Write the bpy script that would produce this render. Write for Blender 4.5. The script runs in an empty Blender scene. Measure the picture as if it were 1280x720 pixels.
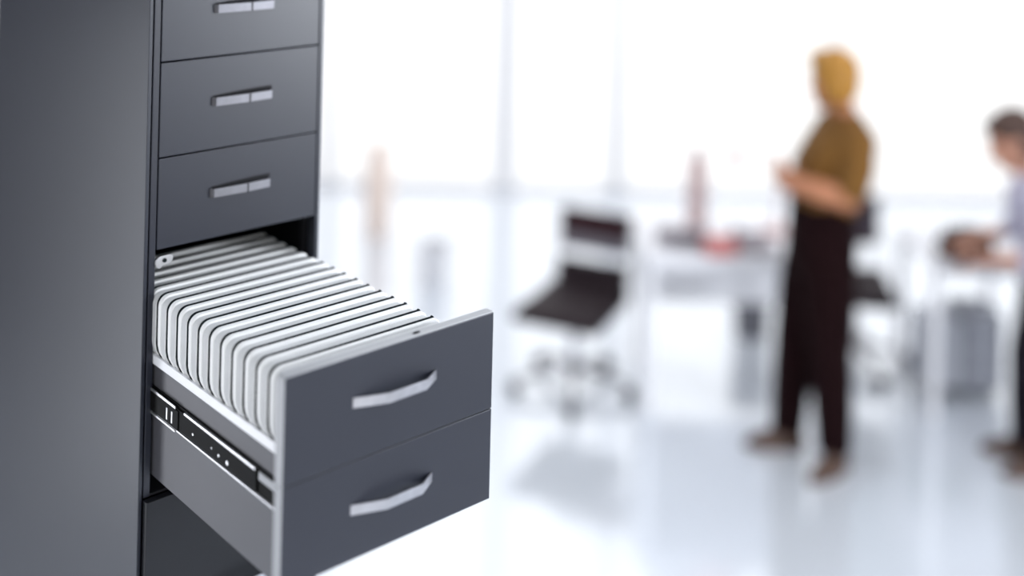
import bpy, bmesh, math, random
from mathutils import Vector, Matrix
random.seed(7)
sc = bpy.context.scene
C = sc.collection

# ------------------------------------------------------------------ camera
cam = bpy.data.cameras.new('camera')
camo = bpy.data.objects.new('camera', cam)
C.objects.link(camo)
CAM_H = 2.67
cam.sensor_fit = 'HORIZONTAL'
cam.sensor_width = 36.0
cam.lens = 1555.3 * 36.0 / 1280.0
cam.shift_x = 0.0
cam.shift_y = -572.04 / 1280.0
cam.clip_start = 0.05
cam.clip_end = 200
camo.matrix_world = Matrix.Translation((0, 0, CAM_H)) @ Matrix.Rotation(math.pi / 2, 4, 'X') @ Matrix.Rotation(0.0239, 4, 'Z')
cam.dof.use_dof = True
cam.dof.focus_distance = 2.06
cam.dof.aperture_fstop = 0.66
sc.camera = camo

# ------------------------------------------------------------------ world, lights, exposure
SKY = 1.25
world = bpy.data.worlds.new('overcast_sky')
sc.world = world
world.use_nodes = True
bg = world.node_tree.nodes['Background']
bg.inputs['Color'].default_value = (1.0, 1.0, 1.0, 1)
bg.inputs['Strength'].default_value = SKY
sc.view_settings.view_transform = 'Standard'
sc.view_settings.look = 'None'
sc.view_settings.exposure = 0.33
sc.view_settings.gamma = 1.0
sc.view_settings.use_curve_mapping = False


def area(name, loc, target, sx, sy, power, col=(1, 1, 1)):
    l = bpy.data.lights.new(name, 'AREA')
    l.shape = 'RECTANGLE'
    l.size = sx
    l.size_y = sy
    l.energy = power
    l.color = col
    o = bpy.data.objects.new(name, l)
    C.objects.link(o)
    o.location = loc
    o.rotation_euler = (Vector(target) - Vector(loc)).to_track_quat('-Z', 'Y').to_euler()
    return o


area('added_front_light', (3.3, 1.70, 2.25), (-0.4, 2.3, 2.2), 1.1, 1.2, 118, (0.90, 0.94, 1.0))  # unseen area light, added to brighten the upper drawer fronts
area('added_side_light', (-3.4, 2.55, 1.10), (-0.6, 2.1, 1.4), 0.9, 1.9, 26, (0.90, 0.93, 1.0))  # added area light for the cabinet's left side; no window stands here
area('added_overhead_light', (1.2, 6.0, 3.38), (1.2, 6.0, 0), 7.0, 5.5, 75, (0.97, 0.98, 1.0))  # unseen overhead area light, added to lift the floor and background


# ------------------------------------------------------------------ materials
def mat(name, col, rough=0.5, metal=0.0, spec=0.5, coat=0.0, noise=0.0, nscale=8.0, bump=0.0, bscale=200.0,
        trans=0.0, alpha=1.0, emis=None, sheen=0.0):
    m = bpy.data.materials.new(name)
    m.use_nodes = True
    nt = m.node_tree
    b = nt.nodes['Principled BSDF']
    b.inputs['Base Color'].default_value = (*col, 1)
    b.inputs['Roughness'].default_value = rough
    b.inputs['Metallic'].default_value = metal
    b.inputs['Specular IOR Level'].default_value = spec
    b.inputs['Coat Weight'].default_value = coat
    b.inputs['Coat Roughness'].default_value = 0.15
    b.inputs['Transmission Weight'].default_value = trans
    b.inputs['Alpha'].default_value = alpha
    b.inputs['Sheen Weight'].default_value = sheen
    tc = nt.nodes.new('ShaderNodeTexCoord')
    if noise > 0:
        n = nt.nodes.new('ShaderNodeTexNoise')
        n.inputs['Scale'].default_value = nscale
        n.inputs['Detail'].default_value = 4
        nt.links.new(tc.outputs['Object'], n.inputs['Vector'])
        r = nt.nodes.new('ShaderNodeValToRGB')
        r.color_ramp.elements[0].position = 0.3
        r.color_ramp.elements[1].position = 0.7
        r.color_ramp.elements[0].color = tuple(c * (1 - noise) for c in col) + (1,)
        r.color_ramp.elements[1].color = tuple(min(1, c * (1 + noise)) for c in col) + (1,)
        nt.links.new(n.outputs['Fac'], r.inputs['Fac'])
        nt.links.new(r.outputs['Color'], b.inputs['Base Color'])
    if bump > 0:
        n2 = nt.nodes.new('ShaderNodeTexNoise')
        n2.inputs['Scale'].default_value = bscale
        nt.links.new(tc.outputs['Object'], n2.inputs['Vector'])
        bp = nt.nodes.new('ShaderNodeBump')
        bp.inputs['Strength'].default_value = bump
        bp.inputs['Distance'].default_value = 0.001
        nt.links.new(n2.outputs['Fac'], bp.inputs['Height'])
        nt.links.new(bp.outputs['Normal'], b.inputs['Normal'])
    return m


M = dict(
    paint=mat('slate_paint', (0.016, 0.018, 0.027), 0.36, spec=0.38, bump=0.05, bscale=900),
    paint_base=mat('lower_front_dark', (0.007, 0.008, 0.011), 0.5, spec=0.25, bump=0.05, bscale=900),  # darker tone for the fronts below the open bay
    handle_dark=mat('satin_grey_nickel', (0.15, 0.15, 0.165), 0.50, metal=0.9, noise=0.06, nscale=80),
    paint_side=mat('slate_side_paint', (0.018, 0.021, 0.031), 0.33, spec=0.45, bump=0.05, bscale=900),
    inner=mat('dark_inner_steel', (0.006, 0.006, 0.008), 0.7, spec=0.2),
    tray=mat('grey_tray_steel', (0.070, 0.070, 0.080), 0.45, noise=0.04),
    edge=mat('light_grey_edge', (0.36, 0.37, 0.39), 0.4),
    rail=mat('white_rail', (0.86, 0.87, 0.90), 0.35),
    black=mat('black_slide_steel', (0.004, 0.004, 0.004), 0.6, spec=0.1),
    zinc=mat('zinc', (0.62, 0.62, 0.63), 0.3, metal=0.9, noise=0.1, nscale=60),
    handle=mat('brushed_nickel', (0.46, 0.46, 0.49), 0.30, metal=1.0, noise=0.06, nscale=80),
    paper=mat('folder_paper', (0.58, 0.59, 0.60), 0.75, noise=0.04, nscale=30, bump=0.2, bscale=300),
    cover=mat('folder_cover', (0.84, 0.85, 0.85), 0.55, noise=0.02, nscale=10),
    gap=mat('hanger_and_gap_shade', (0.012, 0.016, 0.018), 0.9, spec=0.1),  # hanger parts, and the painted shade between folders
    floor=mat('white_gloss_floor', (0.76, 0.80, 0.86), 0.13, metal=0.36, spec=0.6, noise=0.02, nscale=0.8),
    wall=mat('white_wall', (0.85, 0.85, 0.85), 0.8, noise=0.01, nscale=3),
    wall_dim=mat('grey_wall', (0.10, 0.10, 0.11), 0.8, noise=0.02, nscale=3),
    terrace=mat('pale_terrace', (0.9, 0.9, 0.9), 0.9, noise=0.01, nscale=2),
    frame=mat('white_window_frame', (0.80, 0.80, 0.82), 0.5),
    chairblack=mat('black_leather', (0.014, 0.007, 0.010), 0.6, spec=0.25, bump=0.3, bscale=250),
    chairmaroon=mat('dark_maroon_leather', (0.026, 0.007, 0.010), 0.6, spec=0.25, bump=0.3, bscale=250),
    chairmesh=mat('grey_mesh_fabric', (0.12, 0.10, 0.13), 0.8, alpha=0.75, bump=0.4, bscale=700),
    chairmesh_dark=mat('dark_grey_fabric', (0.055, 0.042, 0.055), 0.9, bump=0.4, bscale=700),
    chrome=mat('chrome', (0.42, 0.42, 0.44), 0.25, metal=1.0),
    caster=mat('caster_rubber', (0.05, 0.05, 0.055), 0.5),
    skin=mat('skin', (0.42, 0.17, 0.085), 0.5, noise=0.05, nscale=12),
    skin2=mat('skin_shade', (0.42, 0.20, 0.13), 0.5, noise=0.05, nscale=12),
    blond=mat('golden_hair', (0.34, 0.155, 0.014), 0.55, noise=0.25, nscale=60),
    brownhair=mat('brown_hair', (0.045, 0.018, 0.010), 0.6, noise=0.25, nscale=60),
    ochre=mat('ochre_cotton', (0.14, 0.060, 0.005), 0.9, noise=0.06, nscale=25, bump=0.3, bscale=400),
    maroontr=mat('dark_maroon_twill', (0.008, 0.002, 0.0025), 0.95, spec=0.1, noise=0.1, nscale=25, bump=0.3, bscale=500),
    blacktr=mat('black_wool', (0.014, 0.011, 0.017), 0.95, spec=0.1, noise=0.1, nscale=25, bump=0.3, bscale=500),
    shoe=mat('brown_leather', (0.07, 0.035, 0.022), 0.45, noise=0.15, nscale=20),
    shirtw=mat('pale_lavender_cotton', (0.42, 0.41, 0.52), 0.85, noise=0.04, nscale=25, bump=0.3, bscale=400),
    desk=mat('white_desk_laminate', (0.82, 0.82, 0.85), 0.45, noise=0.01, nscale=4),
    deskmetal=mat('pale_grey_metal', (0.55, 0.56, 0.60), 0.4, metal=0.3),
    pedgrey=mat('mid_grey_steel', (0.24, 0.25, 0.29), 0.5, noise=0.04),
    pedlight=mat('light_grey_steel', (0.52, 0.54, 0.60), 0.5, noise=0.03),
    bin=mat('dark_grey_plastic', (0.13, 0.13, 0.15), 0.55),
    screen=mat('black_screen', (0.06, 0.055, 0.06), 0.3),
    greyplastic=mat('grey_plastic', (0.30, 0.27, 0.30), 0.5),
    red=mat('dusty_red_card', (0.55, 0.15, 0.14), 0.6, noise=0.05),
    rose=mat('pale_rose_enamel', (0.60, 0.44, 0.43), 0.5),
    bag=mat('brown_bag_leather', (0.040, 0.016, 0.013), 0.7, spec=0.2, noise=0.15, nscale=20),
    clay=mat('pale_clay', (0.84, 0.70, 0.62), 0.8, noise=0.05, nscale=12),
    blind=mat('grey_blind_cloth', (0.16, 0.19, 0.21), 0.9, noise=0.03, nscale=30),
    palebin=mat('pale_grey_plastic', (0.75, 0.75, 0.78), 0.5),
)


# ------------------------------------------------------------------ helpers
def obj(name, bm, m, parent=None, smooth=False, kind=None):
    me = bpy.data.meshes.new(name)
    bm.normal_update()
    bm.to_mesh(me)
    bm.free()
    if m is not None:
        me.materials.append(m)
    if smooth:
        for p in me.polygons:
            p.use_smooth = True
        if smooth == 'auto':
            for e in me.edges:
                pass
            me.set_sharp_from_angle(angle=math.radians(40))
    o = bpy.data.objects.new(name, me)
    C.objects.link(o)
    if parent is not None:
        o.parent = parent
    if kind:
        o['kind'] = kind
    return o


def thing(name, label, cat, loc=(0, 0, 0), rz=0.0, group=None):
    o = bpy.data.objects.new(name, None)
    o.empty_display_size = 0.1
    C.objects.link(o)
    o.location = loc
    o.rotation_euler = (0, 0, rz)
    tag(o, label, cat, group)
    return o


def tag(o, label, cat, group=None):
    o['label'] = label
    o['category'] = cat
    if group:
        o['group'] = group
    return o


def box(bm, x0, x1, y0, y1, z0, z1, bev=0.0, seg=2):
    t = bmesh.new()
    vs = [t.verts.new(p) for p in ((x0, y0, z0), (x1, y0, z0), (x1, y1, z0), (x0, y1, z0),
                                   (x0, y0, z1), (x1, y0, z1), (x1, y1, z1), (x0, y1, z1))]
    for f in ((3, 2, 1, 0), (4, 5, 6, 7), (0, 1, 5, 4), (1, 2, 6, 5), (2, 3, 7, 6), (3, 0, 4, 7)):
        t.faces.new([vs[i] for i in f])
    if bev > 0:
        bmesh.ops.bevel(t, geom=t.edges[:], offset=bev, segments=seg, affect='EDGES', profile=0.6)
    merge(bm, t)
    return bm


def merge(bm, t):
    me = bpy.data.meshes.new('tmp')
    t.to_mesh(me)
    t.free()
    bm.from_mesh(me)
    bpy.data.meshes.remove(me)


def B(*a, **k):
    return box(bmesh.new(), *a, **k)


def prism(bm, pts, axis, a0, a1, bev=0.0):
    """extrude a 2D outline. axis 'y': pts are (x,z); 'z': pts (x,y); 'x': pts (y,z)"""
    t = bmesh.new()

    def P(p, a):
        if axis == 'y':
            return (p[0], a, p[1])
        if axis == 'z':
            return (p[0], p[1], a)
        return (a, p[0], p[1])
    v0 = [t.verts.new(P(p, a0)) for p in pts]
    v1 = [t.verts.new(P(p, a1)) for p in pts]
    n = len(pts)
    t.faces.new(v0)
    t.faces.new(v1[::-1])
    for i in range(n):
        t.faces.new((v0[i], v1[i], v1[(i + 1) % n], v0[(i + 1) % n]))
    bmesh.ops.recalc_face_normals(t, faces=t.faces[:])
    if bev > 0:
        bmesh.ops.bevel(t, geom=t.edges[:], offset=bev, segments=2, affect='EDGES')
    merge(bm, t)
    return bm


def loft(bm, rings, n=20, closed_caps=True):
    """rings: (cx,cy,cz, rx, ry[, tilt-axis normal]) horizontal ellipses"""
    t = bmesh.new()
    R = []
    for r in rings:
        cx, cy, cz, rx, ry = r[:5]
        p = r[5] if len(r) > 5 else 2.0
        ring = []
        for i in range(n):
            a = 2 * math.pi * i / n
            c, s = math.cos(a), math.sin(a)
            e = 2.0 / p
            ring.append(t.verts.new((cx + rx * math.copysign(abs(c) ** e, c), cy + ry * math.copysign(abs(s) ** e, s), cz)))
        R.append(ring)
    for a, b in zip(R, R[1:]):
        for i in range(n):
            t.faces.new((a[i], a[(i + 1) % n], b[(i + 1) % n], b[i]))
    if closed_caps:
        t.faces.new(R[0][::-1])
        t.faces.new(R[-1])
    bmesh.ops.recalc_face_normals(t, faces=t.faces[:])
    merge(bm, t)
    return bm


def tube(bm, pts, rad, n=12, flat=1.0, round_caps=True):
    """swept tube through points with per-point radii; flat scales the vertical radius"""
    t = bmesh.new()
    P = [Vector(p) for p in pts]
    if not hasattr(rad, '__len__'):
        rad = [rad] * len(P)
    rad = list(rad)
    if round_caps:
        d0 = (P[0] - P[1]).normalized()
        d1 = (P[-1] - P[-2]).normalized()
        a, b = rad[0], rad[-1]
        P = [P[0] + d0 * a * 0.95, P[0] + d0 * a * 0.7] + P + [P[-1] + d1 * b * 0.7, P[-1] + d1 * b * 0.95]
        rad = [a * 0.3, a * 0.72] + rad + [b * 0.72, b * 0.3]
    R = []
    up = Vector((0, 0, 1))
    prev = None
    for i, p in enumerate(P):
        if i == 0:
            d = P[1] - P[0]
        elif i == len(P) - 1:
            d = P[-1] - P[-2]
        else:
            d = (P[i + 1] - P[i]).normalized() + (P[i] - P[i - 1]).normalized()
        d.normalize()
        if prev is None:
            s = d.cross(up)
            if s.length < 0.05:
                s = d.cross(Vector((0, 1, 0)))
        else:
            s = prev - d * prev.dot(d)
        s.normalize()
        prev = s
        u = s.cross(d)
        R.append([t.verts.new(p + s * math.cos(2 * math.pi * k / n) * rad[i] + u * math.sin(2 * math.pi * k / n) * rad[i] * flat) for k in range(n)])
    for a, b in zip(R, R[1:]):
        for k in range(n):
            t.faces.new((a[k], a[(k + 1) % n], b[(k + 1) % n], b[k]))
    t.faces.new(R[0][::-1])
    t.faces.new(R[-1])
    bmesh.ops.recalc_face_normals(t, faces=t.faces[:])
    merge(bm, t)
    return bm


def ellipsoid(bm, c, r, seg=24, rot=None):
    t = bmesh.new()
    bmesh.ops.create_uvsphere(t, u_segments=seg, v_segments=seg // 2, radius=1.0)
    m = Matrix.Diagonal((*r, 1))
    if rot is not None:
        m = rot @ m
    m = Matrix.Translation(c) @ m
    bmesh.ops.transform(t, matrix=m, verts=t.verts[:])
    merge(bm, t)
    return bm


def cyl(bm, c, r, z0, z1, n=24, r2=None):
    r2 = r if r2 is None else r2
    return loft(bm, [(c[0], c[1], z0, r, r), (c[0], c[1], z1, r2, r2)], n)


def cyl_axis(bm, c, axis, r, l, n=20):
    t = bmesh.new()
    bmesh.ops.create_cone(t, cap_ends=True, segments=n, radius1=r, radius2=r, depth=l)
    q = Vector((0, 0, 1)).rotation_difference(Vector(axis)).to_matrix().to_4x4()
    bmesh.ops.transform(t, matrix=Matrix.Translation(c) @ q, verts=t.verts[:])
    merge(bm, t)
    return bm


def copy_tree(o, parent=None):
    c = o.copy()
    C.objects.link(c)
    c.parent = parent
    for ch in [x for x in o.children]:
        copy_tree(ch, c)
    return c


def fuse(o, voxel, smooth_iter=6):
    m = o.modifiers.new('fuse', 'REMESH')
    m.mode = 'VOXEL'
    m.voxel_size = voxel
    m.use_smooth_shade = True
    s = o.modifiers.new('soften', 'SMOOTH')
    s.factor = 0.5
    s.iterations = smooth_iter
    return o


# ------------------------------------------------------------------ the setting
obj('floor', B(-4.6, 5.6, -2.0, 9.30, -0.1, 0.0), M['floor'], kind='structure')
obj('terrace', B(-14, 16, 9.30, 30, -0.25, -0.12), M['terrace'], kind='structure')
obj('wall_left', B(-4.6, -4.5, -2.0, 9.2, 0.0, 3.4), M['wall_dim'], kind='structure')  # out of view, coloured dark to limit reflections on the cabinet side
obj('wall_right', B(5.5, 5.6, -2.0, 9.2, 0.0, 3.4), M['wall'], kind='structure')
obj('ceiling', B(-4.6, 5.6, -2.0, 9.3, 3.4, 3.5), M['wall'], kind='structure')
obj('baseboard_right', B(5.48, 5.5, -2.0, 9.2, 0.0, 0.1, bev=0.004), M['wall'], kind='structure')
WY = 9.2
# a glazed back wall: one frame per bay, tall panes, a wide column where two bays meet
mulls = [-4.5, -2.9, -1.30, 0.0, 0.83, 2.45, 4.05, 5.5]
wide = {0.0: 0.085, 0.83: 0.065, -1.30: 0.05, 2.45: 0.03, 4.05: 0.03, -2.9: 0.05, -4.5: 0.05, 5.5: 0.05}
for i in range(len(mulls) - 1):
    a, b = mulls[i], mulls[i + 1]
    wa, wb = wide[a], wide[b]
    bm = bmesh.new()
    box(bm, a, a + wa, WY, WY + 0.08, 0, 3.4, bev=0.004)
    box(bm, b - wb, b, WY, WY + 0.08, 0, 3.4, bev=0.004)
    box(bm, a + wa, b - wb, WY + 0.001, WY + 0.079, 0, 0.05, bev=0.004)
    box(bm, a + wa, b - wb, WY + 0.001, WY + 0.079, 3.33, 3.4, bev=0.004)
    w = obj('window_%d' % (i + 1), bm, M['frame'], kind='structure')

# grey roller blinds lowered over the top of the two right-hand bays
for (a, b, lab) in ((2.49, 4.02, 'grey roller blind pulled partway down over the right-hand window'), (4.09, 5.44, 'grey roller blind in the window bay nearest the right wall')):
    t = thing('roller_blind', lab, 'blind', ((a + b) / 2, WY - 0.06, 3.36))
    w = (b - a) / 2
    obj('roller', cyl_axis(bmesh.new(), (0, 0, 0), (1, 0, 0), 0.028, 2 * w), M['pedgrey'], t, smooth='auto')
    obj('blind_cloth', B(-w, w, 0.020, 0.022, -1.70, -0.02), M['blind'], t)
    obj('bottom_bar', B(-w, w, 0.012, 0.030, -1.73, -1.701, bev=0.004), M['pedgrey'], t)

# ------------------------------------------------------------------ filing cabinet
YAW = 0.7305
CX, CY, CZ = -0.5916, 2.1291, CAM_H - 0.4538     # opening's left front corner, w = 0
cab = thing('filing_cabinet', 'tall dark slate grey steel filing cabinet with one deep drawer pulled open', 'filing cabinet',
            (CX, CY, 0.0), YAW)
W0 = CZ            # height of w = 0 above the floor
OPW = 0.3190
DEP = 0.72
UL, UR = -0.0220, 0.3285
TOP = 0.385


def Z(w):
    return W0 + w


# carcass panels
obj('side_panel', B(UL, UL + 0.0066, 0.0, DEP, 0.0, Z(TOP), bev=0.0012), M['paint_side'], cab)
obj('side_panel', B(UR - 0.006, UR, 0.0, DEP, 0.0, Z(TOP), bev=0.0012), M['paint_side'], cab)
obj('top_panel', B(UL + 0.009, UR - 0.006, 0.0, DEP, Z(TOP) - 0.012, Z(TOP), bev=0.001), M['paint_side'], cab)
obj('back_panel', B(UL + 0.009, UR - 0.006, DEP - 0.01, DEP, 0.0, Z(TOP) - 0.012), M['paint_side'], cab)
obj('plinth', B(UL + 0.009, UR - 0.006, 0.01, DEP - 0.01, 0.0, 0.06), M['inner'], cab)
# recessed groove + front frame: left stile, slim right stile, top rail
bm = bmesh.new()
box(bm, UL + 0.0068, -0.0128, 0.016, 0.020, 0.06, Z(TOP) - 0.012)
obj('stile_groove', bm, M['inner'], cab)
bm = bmesh.new()
box(bm, -0.0128 , -0.0012, 0.0, 0.022, Z(-0.70), Z(TOP) - 0.0125, bev=0.0012)
obj('front_stile', bm, M['paint'], cab)
bm = bmesh.new()
box(bm, OPW + 0.0010, UR - 0.0062, -0.0005, 0.022, Z(-0.70), Z(TOP) - 0.0125, bev=0.0008)
obj('front_stile', bm, M['paint'], cab)
# inner liners of the open bay, divider plates above and below it
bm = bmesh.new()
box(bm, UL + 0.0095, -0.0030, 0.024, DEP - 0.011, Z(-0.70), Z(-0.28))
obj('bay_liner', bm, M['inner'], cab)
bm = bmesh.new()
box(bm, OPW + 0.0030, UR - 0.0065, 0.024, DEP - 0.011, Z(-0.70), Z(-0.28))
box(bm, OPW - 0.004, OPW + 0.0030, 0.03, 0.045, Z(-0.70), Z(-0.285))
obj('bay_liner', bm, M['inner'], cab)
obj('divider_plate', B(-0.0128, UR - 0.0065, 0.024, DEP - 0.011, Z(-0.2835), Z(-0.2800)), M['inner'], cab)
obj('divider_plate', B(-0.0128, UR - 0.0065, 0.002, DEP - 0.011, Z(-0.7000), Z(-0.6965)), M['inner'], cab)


def handle_bm(u0, u1, ub0, ub1, y, out, z, h=0.0150, th=0.0028, mid=None):
    """folded strap: foot, outward leg, flat, return leg, foot"""
    bm = bmesh.new()
    if mid is None:
        path = [(u0, 0.0), (ub0, -out), (ub1, -out), (u1, -0.0005)]
    else:
        path = [(u0, 0.0), (u0 + 0.004, -out * 0.72), (mid, -out), (u1 - 0.004, -out * 0.70), (u1, 0.0)]
    n = len(path)
    outer = []
    inner = []
    for i, (a, b) in enumerate(path):
        d0 = Vector((path[i][0] - path[i - 1][0], path[i][1] - path[i - 1][1])) if i > 0 else None
        d1 = Vector((path[i + 1][0] - path[i][0], path[i + 1][1] - path[i][1])) if i < n - 1 else None
        d = ((d0.normalized() if d0 else Vector((0, 0))) + (d1.normalized() if d1 else Vector((0, 0)))).normalized()
        nn = Vector((d.y, -d.x))
        if nn.y > 0:
            nn = -nn
        outer.append((a + nn.x * th / 2, y + b + nn.y * th / 2))
        inner.append((a - nn.x * th / 2, y + b - nn.y * th / 2))
    prism(bm, outer + inner[::-1], 'z', z - h / 2, z + h / 2, bev=0.0005)
    return bm


# closed upper drawers, flush in the frame
gaps = [0.3690, 0.2055, 0.0420, -0.1222, -0.2800]
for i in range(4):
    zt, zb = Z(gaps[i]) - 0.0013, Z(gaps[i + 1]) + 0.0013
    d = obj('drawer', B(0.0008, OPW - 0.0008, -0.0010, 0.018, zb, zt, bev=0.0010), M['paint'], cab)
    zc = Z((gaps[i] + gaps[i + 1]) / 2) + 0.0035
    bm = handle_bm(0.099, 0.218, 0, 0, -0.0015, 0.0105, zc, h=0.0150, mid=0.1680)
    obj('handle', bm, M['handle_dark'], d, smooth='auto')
    # thin near-black arched plate: painted shade of a recess above the strap
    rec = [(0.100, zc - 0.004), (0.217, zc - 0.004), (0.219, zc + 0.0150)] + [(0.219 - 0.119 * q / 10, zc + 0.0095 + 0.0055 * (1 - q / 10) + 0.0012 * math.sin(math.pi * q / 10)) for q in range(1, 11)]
    obj('recess_shade', prism(bmesh.new(), rec, 'y', -0.0013, 0.002), M['inner'], d)
    # seam rib at the bend of the strap
    bm = B(0.1672, 0.1686, -0.0145, -0.0100, zc - 0.0074, zc + 0.0074)
    obj('handle_seam', bm, M['inner'], d)

# closed tall drawers below the open bay, overlay fronts
lows = [-0.7000, -1.1000, -1.5000, -1.9000, -2.150]
for i in range(4):
    zt, zb = Z(lows[i]) - 0.0015, Z(lows[i + 1]) + 0.0015
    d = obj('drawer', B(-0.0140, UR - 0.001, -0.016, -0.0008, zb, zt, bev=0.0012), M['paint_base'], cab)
    if i < 3:
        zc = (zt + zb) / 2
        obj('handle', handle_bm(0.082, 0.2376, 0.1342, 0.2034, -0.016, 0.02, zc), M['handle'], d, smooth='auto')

# the open drawer: tray, double front, rail, slides
D = 0.4745
PB = 0.0185
tw = 0.002
bm = bmesh.new()
x0, x1 = 0.0040, 0.3130
zb_, zr = Z(-0.666), Z(-0.462)
prism(bm, [(-D + PB, Z(-0.622)), (-0.385, zb_), (0.20, zb_), (0.20, zr), (-D + PB, zr)], 'x', x0, x0 + tw)          # left wall
zfl = Z(-0.618)
box(bm, x1 - tw, x1, -D + PB, 0.20, zfl, zr)          # right wall
box(bm, x0 + tw, x1 - tw, -D + PB, 0.20, zfl, zfl + 0.002)
box(bm, x0 + tw, x1 - tw, 0.198, 0.20, zfl + 0.002, zr)
tray = obj('drawer', bm, M['tray'], cab)
PL, PR = -0.0372, 0.3545


def quadpanel(zt, zb, y0, y1, l, r, bev=0.0008):
    return B(l, r, y0, y1, zb, zt, bev=bev)


PT, PM, PBOT = Z(-0.3262), Z(-0.4812), Z(-0.6270)
fo = obj('drawer_front', B(PL + 0.0022, PR, -D, -D + PB - 0.001, PM + 0.0009, PT, bev=0.0008), M['paint'], tray)
fo2 = obj('drawer_front', B(PL + 0.0022, PR, -D, -D + PB - 0.001, PBOT, PM - 0.0009, bev=0.0008), M['paint'], tray)
obj('seam_filler', B(PL + 0.004, PR - 0.001, -D + 0.003, -D + PB - 0.003, PM - 0.00085, PM + 0.00085), M['inner'], tray)
obj('edge_strip', B(PL, PL + 0.0021, -D + 0.0006, -D + PB, PBOT, PT, bev=0.0006), M['edge'], tray)
obj('edge_strip', B(PL + 0.0022, PR, -D + 0.0010, -D + PB, PT + 0.0001, PT + 0.0016, bev=0.0006), M['edge'], tray)
obj('back_plate', B(x0 - 0.002, x1 + 0.002, -D + PB + 0.0002, -D + PB + 0.004, zfl, PT - 0.006), M['tray'], tray)
obj('handle', handle_bm(0.0820, 0.2372, 0.1342, 0.2034, -D, 0.0200, Z(-0.3940), h=0.0150), M['handle'], tray, smooth='auto')
obj('handle', handle_bm(0.0820, 0.2332, 0.1342, 0.2000, -D, 0.0200, Z(-0.5520), h=0.0150), M['handle'], tray, smooth='auto')
# small catch hole in the front's top edge
bm = bmesh.new()
cyl(bm, (0, 0), 0.0030, 0, 0.0012, 20)
bmesh.ops.transform(bm, matrix=Matrix.Translation((0.205, -D + 0.010, PT + 0.0013)) @ Matrix.Diagonal((2.4, 1, 1, 1)), verts=bm.verts[:])
obj('catch_slot', bm, M['black'], tray)
bm = bmesh.new()
cyl_axis(bm, (PL - 0.0002, -D + 0.008, Z(-0.481)), (1, 0, 0), 0.0016, 0.0012)
obj('edge_screw', bm, M['black'], tray)
# white top rails
obj('rail', B(x0 - 0.0045, x0 + 0.0040, -D + PB + 0.0045, 0.19, Z(-0.4735), Z(-0.4575), bev=0.0015), M['rail'], tray)
obj('rail', B(x1 - 0.0040, x1 + 0.0045, -D + PB + 0.0045, 0.19, Z(-0.4735), Z(-0.4575), bev=0.0015), M['rail'], tray)
# toothed hanger strip inside each rail that the folders drop into
bm = bmesh.new()
for k in range(60):
    y = -D + PB + 0.012 + k * 0.0105
    box(bm, x0 + 0.0045, x0 + 0.0070, y, y + 0.0062, Z(-0.470), Z(-0.4585 - 0.002 * (k % 3)))
obj('hanger_strip', bm, M['gap'], tray)
# telescopic slides
for side in (0, 1):
    sgn = -1 if side == 0 else 1
    xb = x0 if side == 0 else x1

    def sb(bm, d0, d1, y0, y1, w0, w1, bev=0.0005):
        a, b = sorted((xb + sgn * d0, xb + sgn * d1))
        return box(bm, a, b, y0, y1, Z(w0), Z(w1), bev=bev)
    far_end = -D + PB + 0.005
    ch = obj('slide', sb(bmesh.new(), 0.0002, 0.0030, far_end, 0.19, -0.5520, -0.5115), M['black'], tray)
    bm = bmesh.new()
    sb(bm, 0.0030, 0.0062, -0.348, 0.02, -0.5490, -0.5160)
    obj('slide_member', bm, M['black'], ch)
    bm = bmesh.new()
    sb(bm, 0.0030, 0.0070, -0.345, -0.118, -0.5175, -0.5135)      # bright upper lip
    sb(bm, 0.0030, 0.0060, far_end, 0.02, -0.5548, -0.5520)       # bright lower lip
    sb(bm, 0.0062, 0.0082, -0.0900, 0.00, -0.5175, -0.5130)
    sb(bm, 0.0062, 0.0082, -0.0900, 0.00, -0.5560, -0.5525)
    obj('slide_lip', bm, M['zinc'], ch)
    bm = bmesh.new()
    sb(bm, 0.0030, 0.0045, far_end, -0.352, -0.5290, -0.5170)
    obj('inner_member', bm, M['edge'], ch)
    bm = bmesh.new()
    sb(bm, 0.0062, 0.0082, -0.1000, 0.00, -0.5500, -0.5180)
    obj('stop_block', bm, M['black'], ch)
    for (y, w, r) in ((-0.150, -0.5370, 0.0020), (-0.212, -0.5350, 0.0014), (-0.235, -0.5380, 0.0022), (-0.262, -0.5390, 0.0034)):
        obj('rivet', cyl_axis(bmesh.new(), (xb + sgn * 0.0066, y, Z(w)), (1, 0, 0), r, 0.0012, 14), M['zinc'], ch)
    for y in (-0.062, -0.080):
        obj('bearing_slot', sb(bmesh.new(), 0.0082, 0.0090, y - 0.002, y + 0.002, -0.5440, -0.5250, bev=0), M['zinc'], ch)

# small roller bracket at the top left of the open bay
bm = bmesh.new()
prism(bm, [(-0.002, Z(-0.306)), (-0.003, Z(-0.297)), (0.004, Z(-0.291)), (0.026, Z(-0.290)), (0.031, Z(-0.296)), (0.028, Z(-0.303)), (0.012, Z(-0.306)), (0.006, Z(-0.312))],
      'y', -0.004, 0.004, bev=0.0012)
br = obj('roller_bracket', bm, M['zinc'], cab)
bm = bmesh.new()
cyl_axis(bm, (0.014, -0.0048, Z(-0.298)), (0, 1, 0), 0.0035, 0.002)
obj('roller_pin', bm, M['gap'], br)


# ------------------------------------------------------------------ folders
def rrect(x0, x1, z0, z1, r, rb, n=7):
    pts = []
    for (cx, cz, a0, rr) in ((x1 - r, z1 - r, 0, r), (x0 + r, z1 - r, 90, r), (x0 + rb, z0 + rb, 180, rb), (x1 - rb, z0 + rb, 270, rb)):
        for k in range(n):
            a = math.radians(a0 + 90 * k / (n - 1))
            pts.append((cx + rr * math.cos(a), cz + rr * math.sin(a)))
    return pts


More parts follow.
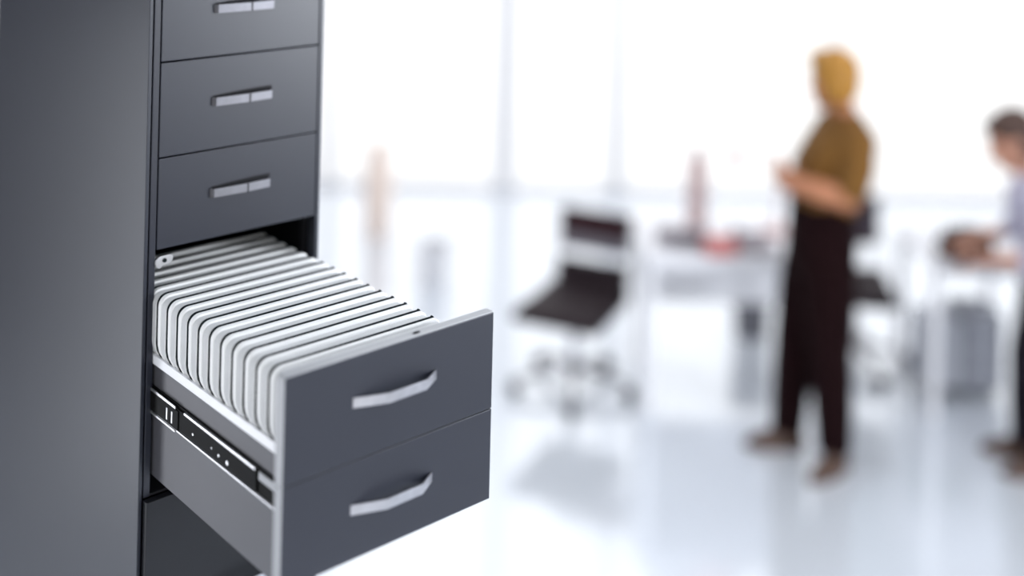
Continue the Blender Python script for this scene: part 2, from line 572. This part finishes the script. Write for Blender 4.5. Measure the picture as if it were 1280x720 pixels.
def make_folder():
    t = thing('hanging_folder', '', 'folder', (0, 0, 0), YAW, 'white folders filed in the open drawer')
    FL, FR = -0.0045, 0.3080      # outer width, over the tray rails
    zt = Z(-0.3500)
    zm = Z(-0.4545)
    # upper body sits above the rails, lower body drops between them
    def body(bm, y0, y1, dz, r, inset=0.0, pinch=True):
        pts = [(FR - 0.016 - inset, Z(-0.612)), (FR - 0.016 - inset, Z(-0.476)), (FR - inset, zm), (FR - inset, zm + 0.02)]
        n = 7
        for (cx, cz, a0) in ((FR - 0.008 - inset, zt - 0.008 - dz, 0), (FL + r + inset, zt - r - dz, 90)):
            rr = 0.008 if a0 == 0 else r
            for k in range(n):
                a = math.radians(a0 + 90 * k / (n - 1))
                pts.append((cx + rr * math.cos(a), cz + rr * math.sin(a)))
        pts += [(FL + inset, zm + 0.046), (FL + inset, zm + 0.034), (FL + inset, zm + 0.022), (FL + 0.002 + inset, zm + 0.010), (FL + 0.008 + inset, zm - 0.002),
                (FL + 0.0175 + inset, Z(-0.476)), (FL + 0.0175 + inset, Z(-0.612))]
        prism(bm, pts, 'y', y0, y1, bev=0.0008)
        if pinch:
            for v in bm.verts:
                q = max(0.0, min(1.0, (zm + 0.046 - v.co.z) / 0.06))
                v.co.y = 0.0150 + (v.co.y - 0.0150) * (1 - 0.50 * q * q)
        return bm
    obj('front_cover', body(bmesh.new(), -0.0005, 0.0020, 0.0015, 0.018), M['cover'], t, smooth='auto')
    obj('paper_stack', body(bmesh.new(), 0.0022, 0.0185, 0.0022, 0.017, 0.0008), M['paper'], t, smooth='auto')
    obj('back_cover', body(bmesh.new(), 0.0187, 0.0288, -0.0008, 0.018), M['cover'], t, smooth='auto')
    bm = bmesh.new()
    cyl_axis(bm, (FR - 0.006, 0.0325, zt + 0.0004), (0, 1, 0), 0.0022, 0.004, 12)
    obj('hook_bar', bm, M['gap'], t)
    obj('gap_shade_sheet', body(bmesh.new(), 0.0291, 0.0354, -0.0011, 0.018, 0.0002, False), M['gap'], t)  # dark sheet standing in for the shade between neighbouring folders
    return t


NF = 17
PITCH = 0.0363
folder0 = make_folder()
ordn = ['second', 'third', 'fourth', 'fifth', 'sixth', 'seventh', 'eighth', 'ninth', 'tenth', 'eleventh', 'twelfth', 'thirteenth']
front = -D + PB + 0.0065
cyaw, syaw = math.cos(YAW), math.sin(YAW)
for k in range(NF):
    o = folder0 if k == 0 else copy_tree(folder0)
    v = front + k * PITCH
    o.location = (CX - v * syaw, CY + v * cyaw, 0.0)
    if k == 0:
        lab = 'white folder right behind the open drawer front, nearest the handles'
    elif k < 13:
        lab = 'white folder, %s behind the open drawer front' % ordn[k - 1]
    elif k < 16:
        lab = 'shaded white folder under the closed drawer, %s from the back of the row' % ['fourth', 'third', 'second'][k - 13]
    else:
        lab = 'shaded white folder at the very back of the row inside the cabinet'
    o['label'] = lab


# ------------------------------------------------------------------ office chairs
def make_chair(name, label, loc, rz, bw=0.215, arms=True, solid=False):
    """local +x is the way the chair faces"""
    t = thing(name, label, 'chair', loc, rz, None)
    # five star base
    bm = bmesh.new()
    cyl(bm, (0, 0), 0.035, 0.075, 0.13, 20, 0.028)
    for k in range(5):
        a = math.radians(72 * k + 20)
        tube(bm, [(0.02 * math.cos(a), 0.02 * math.sin(a), 0.105), (0.16 * math.cos(a), 0.16 * math.sin(a), 0.088), (0.285 * math.cos(a), 0.285 * math.sin(a), 0.068)],
             [0.020, 0.016, 0.012], 10)
    obj('base', bm, M['chrome'], t, smooth='auto')
    for k in range(5):
        a = math.radians(72 * k + 20)
        bm = bmesh.new()
        px, py = 0.285 * math.cos(a), 0.285 * math.sin(a)
        for q in (-1, 1):
            cyl_axis(bm, (px - q * 0.014 * math.sin(a), py + q * 0.014 * math.cos(a), 0.0275), (-math.sin(a), math.cos(a), 0), 0.0275, 0.018)
        box(bm, px - 0.006, px + 0.006, py - 0.006, py + 0.006, 0.03, 0.068)
        obj('caster', bm, M['caster'], t, smooth='auto')
    bm = bmesh.new()
    cyl(bm, (0, 0), 0.022, 0.11, 0.25, 20)
    cyl(bm, (0, 0), 0.014, 0.25, 0.355, 20)
    obj('column', bm, M['chrome'], t, smooth='auto')
    bm = bmesh.new()
    box(bm, -0.11, 0.10, -0.07, 0.07, 0.345, 0.375, bev=0.01)
    obj('tilt_mechanism', bm, M['caster'], t)
    # seat: waterfall front, slightly dished
    bm = bmesh.new()
    prof = [(-0.22, 0.405), (-0.20, 0.385), (0.0, 0.372), (0.18, 0.372), (0.27, 0.378), (0.295, 0.395), (0.285, 0.420), (0.22, 0.438), (0.10, 0.432), (-0.05, 0.424), (-0.20, 0.432)]
    prism(bm, prof, 'y', -(bw + 0.025), bw + 0.025, bev=0.012)
    obj('seat', bm, M['chairblack'], t, smooth='auto')
    # back: lower pad, open gap, mesh, top pad, inside two side rails
    def curve(z):
        q = (z - 0.40) / 0.4
        return -0.215 - 0.02 * math.sin(q * 3.1) - 0.055 * q
    def pad(z0, z1, y, th, n=8):
        bm = bmesh.new()
        f = [(curve(z0 + (z1 - z0) * i / n) + th / 2, z0 + (z1 - z0) * i / n) for i in range(n + 1)]
        bk = [(x - th, z) for x, z in f]
        prism(bm, f + bk[::-1], 'y', -y * bw / 0.215, y * bw / 0.215, bev=min(0.012, th * 0.4))
        return bm
    if solid:
        obj('back_pad', pad(0.53, 0.780, 0.215, 0.040), M['chairmesh_dark'], t, smooth='auto')
    else:
        obj('lower_back_pad', pad(0.40, 0.535, 0.215, 0.035), M['chairblack'], t, smooth='auto')
        obj('mesh_panel', pad(0.580, 0.660, 0.205, 0.010), M['chairmesh'], t, smooth='auto')
        obj('head_pad', pad(0.648, 0.780, 0.212, 0.034), M['chairmaroon'], t, smooth='auto')
    bm = bmesh.new()
    for q in (-1, 1):
        zs = [0.36, 0.42, 0.50, 0.58, 0.66, 0.72, 0.775]
        tube(bm, [(curve(max(z, 0.40)) - 0.004 + (0.06 if z < 0.4 else 0), q * (bw + 0.003), z) for z in zs], 0.009, 8)
    tube(bm, [(-0.09, 0, 0.36), (-0.19, 0, 0.36), (curve(0.45) - 0.03, 0, 0.45), (curve(0.50) - 0.03, 0, 0.51)], 0.013, 10)
    tube(bm, [(-0.16, -bw, 0.36), (-0.16, bw, 0.36)], 0.009, 8)
    obj('back_frame', bm, M['chrome'], t, smooth='auto')
    for q in ((-1, 1) if arms else ()):
        bm = bmesh.new()
        yy = q * 0.262
        tube(bm, [(0.10, q * 0.225, 0.385), (0.11, yy, 0.40), (0.14, yy, 0.55), (0.10, yy, 0.598), (-0.14, yy, 0.602), (curve(0.60) , q * 0.240, 0.605)], 0.010, 8)
        a = obj('armrest', bm, M['chrome'], t, smooth='auto')
        bm = B(-0.13, 0.12, yy - 0.022, yy + 0.022, 0.604, 0.622, bev=0.007)
        obj('arm_pad', bm, M['chairblack'], a, smooth='auto')
    return t


make_chair('office_chair', 'dark swivel chair with grey mesh back standing alone in the open floor', (0.355, 5.97, 0), math.radians(246), 0.185, False)
make_chair('office_chair', 'dark swivel chair partly hidden behind the person in the ochre shirt', (1.795, 6.33, 0), math.radians(262), 0.15, False, True)


# ------------------------------------------------------------------ people
def finger(bm, base, dirs, lens, r):
    p = [Vector(base)]
    for d, l in zip(dirs, lens):
        p.append(p[-1] + Vector(d).normalized() * l)
    tube(bm, p, [r, r * 0.95, r * 0.88, r * 0.78][:len(p)], 8)


def hand(bm, wrist, fwd, palm_n, side, curl=0.5, size=1.0):
    """wrist point, direction of the fingers, palm normal, side (thumb side) vector"""
    f = Vector(fwd).normalized()
    n = Vector(palm_n)
    n = (n - f * n.dot(f)).normalized()
    s = Vector(side)
    s = (s - f * s.dot(f) - n * s.dot(n)).normalized()
    w = Vector(wrist)
    L = 0.090 * size
    for off in (-0.028, -0.010, 0.010, 0.028):
        tube(bm, [w + s * off * 0.6 * size, w + f * L * 0.5 + s * off * size, w + f * L + s * off * 1.05 * size],
             [0.015 * size, 0.0145 * size, 0.0115 * size], 8)
    for off, ln, k in ((-0.031, 0.060, 1.15), (-0.0105, 0.074, 1.0), (0.0105, 0.080, 0.95), (0.031, 0.072, 0.85)):
        b = w + f * L * 0.98 + s * off * size
        dirs = []
        a = 0.0
        for j in range(3):
            a += curl * k
            dirs.append(f * math.cos(a) + n * math.sin(a) + s * off * 1.5)
        finger(bm, b, dirs, [ln * 0.45 * size, ln * 0.31 * size, ln * 0.24 * size], 0.0092 * size)
    b = w + f * 0.028 * size + s * 0.026 * size
    finger(bm, b, [s * 0.8 + f * 0.6 + n * 0.1, f * 0.9 + s * 0.35 + n * 0.25, f + n * 0.4], [0.036 * size, 0.030 * size, 0.024 * size], 0.0108 * size)


def head(bm, c, yaw, pitch, s=1.0):
    """face looks along +x before rotation; c is the head centre (eye level)"""
    t = bmesh.new()
    ellipsoid(t, (-0.012, 0, 0.028), (0.096, 0.076, 0.090))            # cranium
    ellipsoid(t, (0.022, 0, -0.035), (0.066, 0.060, 0.078))            # face
    ellipsoid(t, (0.050, 0, -0.094), (0.030, 0.030, 0.022))            # chin
    tube(t, [(0.080, 0, 0.012), (0.092, 0, -0.012), (0.102, 0, -0.034)], [0.009, 0.011, 0.015], 10)   # nose
    ellipsoid(t, (0.080, 0, -0.062), (0.013, 0.024, 0.007))            # upper lip
    ellipsoid(t, (0.077, 0, -0.073), (0.012, 0.020, 0.007))            # lower lip
    ellipsoid(t, (0.068, 0, 0.026), (0.022, 0.055, 0.012))             # brow ridge
    for q in (-1, 1):
        ellipsoid(t, (0.070, q * 0.031, 0.004), (0.013, 0.015, 0.011))   # eyelids
        ellipsoid(t, (-0.008, q * 0.078, -0.006), (0.018, 0.008, 0.030))   # ears
        ellipsoid(t, (0.052, q * 0.038, -0.030), (0.026, 0.022, 0.024))    # cheeks
    m = Matrix.Translation(c) @ Matrix.Rotation(yaw, 4, 'Z') @ Matrix.Rotation(pitch, 4, 'Y') @ Matrix.Scale(s, 4)
    bmesh.ops.transform(t, matrix=m, verts=t.verts[:])
    merge(bm, t)
    return m


def hair_cap(m, long=False):
    t = bmesh.new()
    ellipsoid(t, (-0.024, 0, 0.046), (0.100, 0.085, 0.088))
    ellipsoid(t, (-0.045, 0, 0.000), (0.072, 0.080, 0.080))
    ellipsoid(t, (0.035, 0.012, 0.088), (0.052, 0.058, 0.032))
    if long:
        ellipsoid(t, (-0.035, 0.058, -0.020), (0.048, 0.026, 0.070))
        ellipsoid(t, (-0.035, -0.058, -0.020), (0.048, 0.026, 0.070))
        ellipsoid(t, (-0.070, 0, -0.040), (0.045, 0.066, 0.070))
    bmesh.ops.transform(t, matrix=m, verts=t.verts[:])
    return t


def shoe_bm(heel, toe_dir, L=0.275, w=0.047):
    t = bmesh.new()
    rings = [(0.0, 0.0, 0.000, 0.5, 0.5)]
    # sole outline lofted upward
    def outline(scale, z, back, frontl):
        pts = []
        n = 24
        for i in range(n):
            a = 2 * math.pi * i / n
            x = math.cos(a)
            xx = frontl * x if x > 0 else back * x
            ww = w * scale * (1.0 if x > -0.2 else 0.85)
            pts.append((xx, ww * math.sin(a), z))
        return pts
    levels = [(1.04, 0.000, 0.105, 0.165), (1.06, 0.018, 0.108, 0.168), (0.98, 0.022, 0.104, 0.162), (0.92, 0.048, 0.102, 0.140), (0.82, 0.068, 0.098, 0.075), (0.78, 0.095, 0.090, 0.020)]
    R = [[t.verts.new(p) for p in outline(*l)] for l in levels]
    for a, b in zip(R, R[1:]):
        for i in range(24):
            t.faces.new((a[i], a[(i + 1) % 24], b[(i + 1) % 24], b[i]))
    t.faces.new(R[0][::-1])
    t.faces.new(R[-1])
    yaw = math.atan2(toe_dir[1], toe_dir[0])
    m = Matrix.Translation((heel[0], heel[1], 0.0)) @ Matrix.Rotation(yaw, 4, 'Z') @ Matrix.Translation((0.045, 0, 0))
    bmesh.ops.transform(t, matrix=m, verts=t.verts[:])
    bmesh.ops.recalc_face_normals(t, faces=t.faces[:])
    return t


# ---- standing person, arms folded, seen from the left side (local +x = facing, +y = their left)
P1 = thing('person', 'standing person with golden hair, ochre shirt and dark trousers, arms folded', 'person', (1.330, 5.36, 0), math.radians(180))
bm = bmesh.new()
hc = (-0.070, 0.0, 1.620)
hm = head(bm, hc, math.radians(-62), math.radians(2), 1.10)
tube(bm, [(-0.155, 0, 1.40), (-0.130, 0, 1.49), (-0.095, 0, 1.56)], [0.064, 0.056, 0.056], 14)
# trunk under the clothes
loft(bm, [(-0.045, 0, 0.86, 0.09, 0.14), (-0.035, 0, 0.98, 0.105, 0.155), (-0.040, 0, 1.12, 0.095, 0.135), (-0.085, 0, 1.28, 0.110, 0.155), (-0.125, 0, 1.40, 0.100, 0.17), (-0.140, 0, 1.46, 0.06, 0.09)], 24)
# legs
NL = (-0.100, 0.085)     # near (left) ankle
FLg = (0.060, -0.095)
tube(bm, [(-0.045, 0.085, 0.90), (-0.060, 0.088, 0.52), (-0.100, 0.085, 0.09)], [0.085, 0.056, 0.040], 14)
tube(bm, [(-0.035, -0.085, 0.90), (0.030, -0.090, 0.52), (0.060, -0.095, 0.09)], [0.085, 0.056, 0.040], 14)
# near (left) arm: down to the elbow, forearm across the body
sh_l, el_l, wr_l = (-0.150, 0.185, 1.395), (-0.095, 0.238, 1.185), (0.130, 0.130, 1.225)
tube(bm, [sh_l, (-0.13, 0.215, 1.28), el_l], [0.052, 0.047, 0.040], 12)
tube(bm, [el_l, (0.01, 0.198, 1.200), wr_l], [0.046, 0.046, 0.030], 12)
hand(bm, wr_l, (0.45, -0.9, 0.10), (-1, -0.3, 0), (0, 0, 1), 0.35)
# far (right) arm, folded under the left
sh_r, el_r, wr_r = (-0.115, -0.190, 1.395), (-0.010, -0.235, 1.165), (0.120, -0.020, 1.180)
tube(bm, [sh_r, (-0.06, -0.22, 1.28), el_r], [0.052, 0.047, 0.040], 12)
tube(bm, [el_r, (0.07, -0.13, 1.170), wr_r], [0.041, 0.038, 0.028], 12)
hand(bm, wr_r, (-0.25, 0.95, 0.10), (-1, 0.2, 0), (0, 0, 1), 0.45)
body = obj('body', bm, M['skin'], P1, smooth=True)
fuse(body, 0.006, 4)
h = obj('hair', hair_cap(hm @ Matrix.Scale(1.07, 4)), M['blond'], P1, smooth=True)
fuse(h, 0.008, 4)
bm = bmesh.new()
loft(bm, [(-0.052, 0, 1.085, 0.136, 0.170, 2.3), (-0.054, 0, 1.14, 0.136, 0.168, 2.3), (-0.072, 0, 1.22, 0.146, 0.176, 2.3), (-0.098, 0, 1.31, 0.156, 0.190, 2.3),
          (-0.122, 0, 1.38, 0.146, 0.200, 2.2), (-0.135, 0, 1.435, 0.105, 0.170), (-0.140, 0, 1.475, 0.068, 0.095), (-0.135, 0, 1.495, 0.060, 0.066)], 28)
tube(bm, [(-0.145, 0.165, 1.400), (-0.138, 0.205, 1.31), (-0.108, 0.232, 1.228)], [0.074, 0.072, 0.068], 14)
tube(bm, [(-0.115, -0.165, 1.400), (-0.065, -0.210, 1.29), (-0.020, -0.232, 1.215)], [0.070, 0.066, 0.060], 14)
s = obj('shirt', bm, M['ochre'], P1, smooth=True)
fuse(s, 0.009, 6)
bm = bmesh.new()
loft(bm, [(-0.045, 0, 0.80, 0.125, 0.180), (-0.045, 0, 0.90, 0.150, 0.190), (-0.045, 0, 0.98, 0.146, 0.182), (-0.048, 0, 1.120, 0.141, 0.174)], 28)
tube(bm, [(-0.050, 0.088, 0.88), (-0.058, 0.090, 0.70), (-0.064, 0.090, 0.50), (-0.085, 0.088, 0.28), (-0.098, 0.086, 0.075)], [0.125, 0.116, 0.098, 0.086, 0.074], 16, round_caps=False)
tube(bm, [(-0.035, -0.088, 0.88), (0.000, -0.090, 0.70), (0.028, -0.092, 0.50), (0.048, -0.094, 0.28), (0.060, -0.095, 0.075)], [0.125, 0.116, 0.098, 0.086, 0.074], 16, round_caps=False)
tr = obj('trousers', bm, M['maroontr'], P1, smooth=True)
fuse(tr, 0.010, 6)
obj('shoe', shoe_bm((-0.120, 0.088), (0.75, 0.66)), M['shoe'], P1, smooth='auto')
obj('shoe', shoe_bm((0.040, -0.095), (1.0, 0.05)), M['shoe'], P1, smooth='auto')

# ---- person at the right edge, leaning over the desk, head turned down
P2 = thing('person', 'person with dark brown hair and pale lavender shirt leaning towards the right-hand desk', 'person', (2.310, 5.31, 0), math.radians(164))
P2.scale = (0.955, 0.955, 0.955)
bm = bmesh.new()
hc2 = (0.145, 0.0, 1.455)
hm2 = head(bm, hc2, math.radians(8), math.radians(26), 1.10)
tube(bm, [(0.055, 0, 1.27), (0.085, 0, 1.33), (0.115, 0, 1.39)], [0.055, 0.048, 0.048], 14)
loft(bm, [(-0.02, 0, 0.80, 0.09, 0.13), (-0.01, 0, 0.90, 0.10, 0.145), (0.015, 0, 1.02, 0.085, 0.12), (0.035, 0, 1.15, 0.10, 0.14), (0.050, 0, 1.25, 0.09, 0.155), (0.055, 0, 1.30, 0.055, 0.08)], 24)
tube(bm, [(-0.02, 0.08, 0.84), (0.02, 0.083, 0.47), (-0.02, 0.08, 0.09)], [0.080, 0.052, 0.037], 14)
tube(bm, [(-0.02, -0.08, 0.84), (0.06, -0.083, 0.47), (0.05, -0.08, 0.09)], [0.080, 0.052, 0.037], 14)
tube(bm, [(0.045, 0.165, 1.245), (0.03, 0.20, 1.12), (0.045, 0.205, 1.00)], [0.045, 0.041, 0.035], 12)
tube(bm, [(0.045, 0.205, 1.00), (0.13, 0.185, 0.975), (0.245, 0.150, 0.955)], [0.036, 0.034, 0.025], 12)
hand(bm, (0.245, 0.150, 0.955), (0.85, -0.25, -0.25), (0.1, 0, -1), (0, -1, 0), 0.45, 0.92)
tube(bm, [(0.055, -0.165, 1.245), (0.07, -0.20, 1.12), (0.10, -0.205, 1.01)], [0.045, 0.041, 0.035], 12)
tube(bm, [(0.10, -0.205, 1.01), (0.17, -0.18, 0.98), (0.27, -0.14, 0.955)], [0.036, 0.034, 0.025], 12)
hand(bm, (0.27, -0.14, 0.955), (0.85, 0.25, -0.3), (0.1, 0, -1), (0, 1, 0), 0.45, 0.92)
b2 = obj('body', bm, M['skin2'], P2, smooth=True)
fuse(b2, 0.006, 4)
h2 = obj('hair', hair_cap(hm2, True), M['brownhair'], P2, smooth=True)
fuse(h2, 0.008, 4)
bm = bmesh.new()
loft(bm, [(-0.010, 0, 0.86, 0.118, 0.160), (-0.002, 0, 0.95, 0.110, 0.150), (0.020, 0, 1.06, 0.108, 0.145), (0.038, 0, 1.16, 0.122, 0.158), (0.050, 0, 1.235, 0.112, 0.172), (0.057, 0, 1.285, 0.078, 0.120), (0.062, 0, 1.320, 0.055, 0.062)], 28)
tube(bm, [(0.045, 0.148, 1.245), (0.030, 0.198, 1.13), (0.045, 0.206, 1.01), (0.090, 0.196, 0.985)], [0.060, 0.056, 0.048, 0.044], 14)
tube(bm, [(0.055, -0.148, 1.245), (0.07, -0.198, 1.13), (0.10, -0.206, 1.02), (0.14, -0.19, 0.99)], [0.060, 0.056, 0.048, 0.044], 14)
s2 = obj('shirt', bm, M['shirtw'], P2, smooth=True)
fuse(s2, 0.009, 6)
bm = bmesh.new()
loft(bm, [(-0.02, 0, 0.76, 0.105, 0.160), (-0.02, 0, 0.84, 0.122, 0.165), (-0.01, 0, 0.92, 0.104, 0.146)], 28)
tube(bm, [(-0.02, 0.083, 0.82), (0.015, 0.085, 0.47), (-0.015, 0.082, 0.27), (-0.02, 0.08, 0.075)], [0.098, 0.072, 0.066, 0.060], 16, round_caps=False)
tube(bm, [(-0.02, -0.083, 0.82), (0.055, -0.085, 0.47), (0.055, -0.082, 0.27), (0.05, -0.08, 0.075)], [0.098, 0.072, 0.066, 0.060], 16, round_caps=False)
t2 = obj('trousers', bm, M['blacktr'], P2, smooth=True)
fuse(t2, 0.010, 6)
obj('shoe', shoe_bm((-0.04, 0.083), (1, 0.15), w=0.042), M['shoe'], P2, smooth='auto')
obj('shoe', shoe_bm((0.03, -0.083), (1, -0.1), w=0.042), M['shoe'], P2, smooth='auto')


# ------------------------------------------------------------------ desks and what stands on and under them
def make_desk(label, loc, rz, lx, ly, modesty=True):
    t = thing('desk', label, 'desk', loc, rz)
    obj('tabletop', B(0, lx, 0, ly, 0.705, 0.730, bev=0.004), M['desk'], t)
    for (x, y) in ((0.02, 0.02), (lx - 0.06, 0.02), (0.02, ly - 0.06), (lx - 0.06, ly - 0.06)):
        obj('leg', B(x, x + 0.04, y, y + 0.04, 0.0, 0.665, bev=0.003), M['desk'], t)
    obj('apron', B(0.02, lx - 0.02, 0.025, 0.050, 0.665, 0.705, bev=0.003), M['desk'], t)
    obj('apron', B(0.02, lx - 0.02, ly - 0.050, ly - 0.025, 0.665, 0.705, bev=0.003), M['desk'], t)
    if modesty:
        obj('modesty_panel', B(0.065, lx - 0.065, ly - 0.035, ly - 0.020, 0.30, 0.66, bev=0.002), M['desk'], t)
    return t


make_desk('white desk with a modesty panel behind and left of the ochre-shirted person', (0.66, 5.72, 0), 0.0, 0.86, 0.62)
make_desk('white desk at the right edge beside the person in the lavender shirt', (1.965, 5.70, 0), 0.0, 0.52, 0.58, False)

# laptop on the left desk
t = thing('laptop', 'grey laptop lying half open on the left desk', 'laptop', (0.865, 6.02, 0.731), math.radians(172))
obj('base', B(-0.12, 0.12, -0.09, 0.09, 0, 0.014, bev=0.004), M['greyplastic'], t)
bm = B(-0.12, 0.12, -0.006, 0.0, 0, 0.165, bev=0.002)
bmesh.ops.transform(bm, matrix=Matrix.Translation((0, 0.097, 0.012)) @ Matrix.Rotation(math.radians(-60), 4, 'X'), verts=bm.verts[:])
obj('screen', bm, M['greyplastic'], t)
# desk bottle / pillar lamp
bm = bmesh.new()
loft(bm, [(0, 0, 0.0, 0.048, 0.048), (0, 0, 0.012, 0.050, 0.050), (0, 0, 0.30, 0.048, 0.048), (0, 0, 0.335, 0.036, 0.036), (0, 0, 0.35, 0.020, 0.020), (0, 0, 0.365, 0.018, 0.018)], 24)
t = thing('bottle', 'tall pale rose bottle standing at the back of the left desk', 'bottle', (0.965, 6.20, 0.731))
obj('bottle_body', bm, M['rose'], t, smooth='auto')
bm = bmesh.new()
cyl(bm, (0, 0), 0.021, 0.365, 0.395, 20)
obj('cap', bm, M['greyplastic'], t, smooth='auto')
# red card box
t = thing('card_box', 'small dusty red card box at the front of the left desk', 'box', (1.010, 5.775, 0.731), 0.1)
obj('tray', B(-0.07, 0.07, -0.05, 0.05, 0, 0.045, bev=0.003), M['red'], t)
obj('lid', B(-0.073, 0.073, -0.053, 0.053, 0.0455, 0.062, bev=0.003), M['red'], t)
# grey phone
t = thing('desk_phone', 'grey desk telephone right beside the ochre-shirted person', 'telephone', (1.185, 5.85, 0.731), 0.2)
obj('phone_base', prism(bmesh.new(), [(-0.09, 0), (0.09, 0), (0.09, 0.055), (-0.09, 0.022)], 'x', -0.085, 0.085, bev=0.004), M['greyplastic'], t)
bm = bmesh.new()
tube(bm, [(-0.06, -0.075, 0.058), (-0.066, -0.04, 0.070), (-0.066, 0.04, 0.078), (-0.06, 0.075, 0.078)], [0.022, 0.013, 0.013, 0.022], 12)
obj('handset', bm, M['greyplastic'], t, smooth='auto')
# desk lamp whose arm reaches left
t = thing('desk_lamp', 'pale rose desk lamp with an arm reaching out left of the folded arms', 'lamp', (1.34, 6.10, 0.731))
bm = bmesh.new()
cyl(bm, (0, 0), 0.075, 0, 0.018, 24)
obj('base', bm, M['rose'], t, smooth='auto')
bm = bmesh.new()
tube(bm, [(0, 0, 0.018), (0.02, 0, 0.22), (0.0, 0, 0.385), (-0.14, 0, 0.385), (-0.20, 0, 0.380)], 0.009, 10)
obj('arm', bm, M['rose'], t, smooth='auto')
bm = bmesh.new()
loft(bm, [(-0.22, 0, 0.345, 0.055, 0.045), (-0.215, 0, 0.372, 0.038, 0.032), (-0.205, 0, 0.392, 0.016, 0.016)], 20)
obj('lamp_shade', bm, M['rose'], t, smooth='auto')

# right desk: monitor-free, a brown bag and a grey tray
t = thing('bag', 'brown leather bag on the right desk under the hand of the lavender-shirted person', 'bag', (2.165, 5.81, 0.731), 0.06)
t.scale = (1.0, 1.0, 0.72)
bm = bmesh.new()
loft(bm, [(0, 0, 0.0, 0.125, 0.070, 4), (0, 0, 0.015, 0.132, 0.075, 4), (0, 0, 0.09, 0.125, 0.062, 4), (0, 0, 0.15, 0.112, 0.040, 3), (0, 0, 0.160, 0.100, 0.030, 3)], 32)
obj('bag_body', bm, M['bag'], t, smooth='auto')
bm = bmesh.new()
prism(bm, [(-0.045, 0.164), (0.020, 0.168), (0.058, 0.150), (0.072, 0.060), (0.080, 0.060), (0.068, 0.158), (0.022, 0.176), (-0.045, 0.171)], 'x', -0.10, 0.10, bev=0.001)
bmesh.ops.transform(bm, matrix=Matrix.Diagonal((1, -1, 1, 1)), verts=bm.verts[:])
bmesh.ops.reverse_faces(bm, faces=bm.faces[:])
obj('flap', bm, M['bag'], t)
bm = bmesh.new()
tube(bm, [(-0.06, 0, 0.160), (-0.045, 0, 0.195), (0.045, 0, 0.195), (0.06, 0, 0.160)], 0.008, 8)
obj('handle', bm, M['bag'], t, smooth='auto')
t = thing('letter_tray', 'flat grey letter tray on the right desk in front of the brown bag', 'tray', (2.16, 5.685, 0.731))
bm = bmesh.new()
box(bm, -0.12, 0.14, -0.035, 0.09 - 0.06, 0, 0.004)
for a in ((-0.12, -0.117, -0.035, 0.03), (0.137, 0.14, -0.035, 0.03)):
    box(bm, *a, 0.004, 0.035)
obj('tray_body', bm, M['greyplastic'], t)


def pedestal(label, loc, rz, w, d, h, m, wheels=True):
    t = thing('drawer_pedestal', label, 'cabinet', loc, rz)
    z0 = 0.045
    obj('carcass', B(-w / 2, w / 2, -d / 2 + 0.02, d / 2, z0, h, bev=0.004), m, t)
    n = 3
    for k in range(n):
        a = z0 + 0.006 + (h - z0 - 0.012) * k / n
        b = z0 + 0.006 + (h - z0 - 0.012) * (k + 1) / n - 0.005
        dd = obj('drawer', B(-w / 2 + 0.004, w / 2 - 0.004, -d / 2, -d / 2 + 0.019, a, b, bev=0.002), m, t)
        obj('handle', B(-0.05, 0.05, -d / 2 - 0.012, -d / 2 - 0.0005, b - 0.035, b - 0.025, bev=0.002), M['deskmetal'], dd)
    for (x, y) in ((-1, -1), (1, -1), (-1, 1), (1, 1)):
        bm = bmesh.new()
        cyl_axis(bm, (x * (w / 2 - 0.04), y * (d / 2 - 0.06), 0.0225), (1, 0, 0), 0.0225, 0.02)
        obj('caster', bm, M['caster'], t, smooth='auto')
    return t


pedestal('mid grey drawer pedestal under the right desk, nearest the lavender-shirted person', (2.315, 6.08, 0), 0.0, 0.19, 0.26, 0.40, M['pedgrey'])
pedestal('light grey drawer pedestal under the left end of the right desk', (2.130, 6.08, 0), 0.0, 0.17, 0.24, 0.36, M['pedlight'])


def waste_bin(name, label, loc, r0, r1, h, m):
    t = thing(name, label, 'bin', loc)
    bm = bmesh.new()
    loft(bm, [(0, 0, 0.0, r0, r0, 2.6), (0, 0, h, r1, r1, 2.6), (0, 0, h, r1 - 0.006, r1 - 0.006, 2.6), (0, 0, 0.008, r0 - 0.006, r0 - 0.006, 2.6)], 28)
    obj('bin_body', bm, m, t, smooth='auto')
    bm = bmesh.new()
    loft(bm, [(0, 0, h - 0.02, r1 + 0.003, r1 + 0.003, 2.6), (0, 0, h + 0.004, r1 + 0.005, r1 + 0.005, 2.6), (0, 0, h + 0.004, r1 - 0.004, r1 - 0.004, 2.6), (0, 0, h - 0.02, r1 - 0.004, r1 - 0.004, 2.6)], 28, closed_caps=False)
    obj('rim', bm, m, t, smooth='auto')
    return t


waste_bin('waste_bin', 'dark grey waste bin half behind the legs of the ochre-shirted person', (1.345, 6.68, 0), 0.085, 0.105, 0.36, M['bin'])
waste_bin('waste_bin', 'pale grey waste bin on the far floor above the open drawer front', (-0.40, 7.35, 0), 0.08, 0.10, 0.22, M['palebin'])
t = thing('floor_vase', 'tall pale clay floor vase near the windows, right of the filing cabinet', 'vase', (-0.82, 8.15, 0))
bm = bmesh.new()
loft(bm, [(0, 0, 0, 0.07, 0.07), (0, 0, 0.02, 0.078, 0.078), (0, 0, 0.25, 0.095, 0.095), (0, 0, 0.45, 0.088, 0.088), (0, 0, 0.56, 0.058, 0.058), (0, 0, 0.60, 0.066, 0.066),
          (0, 0, 0.60, 0.056, 0.056), (0, 0, 0.55, 0.048, 0.048)], 32)
obj('vase_body', bm, M['clay'], t, smooth='auto')
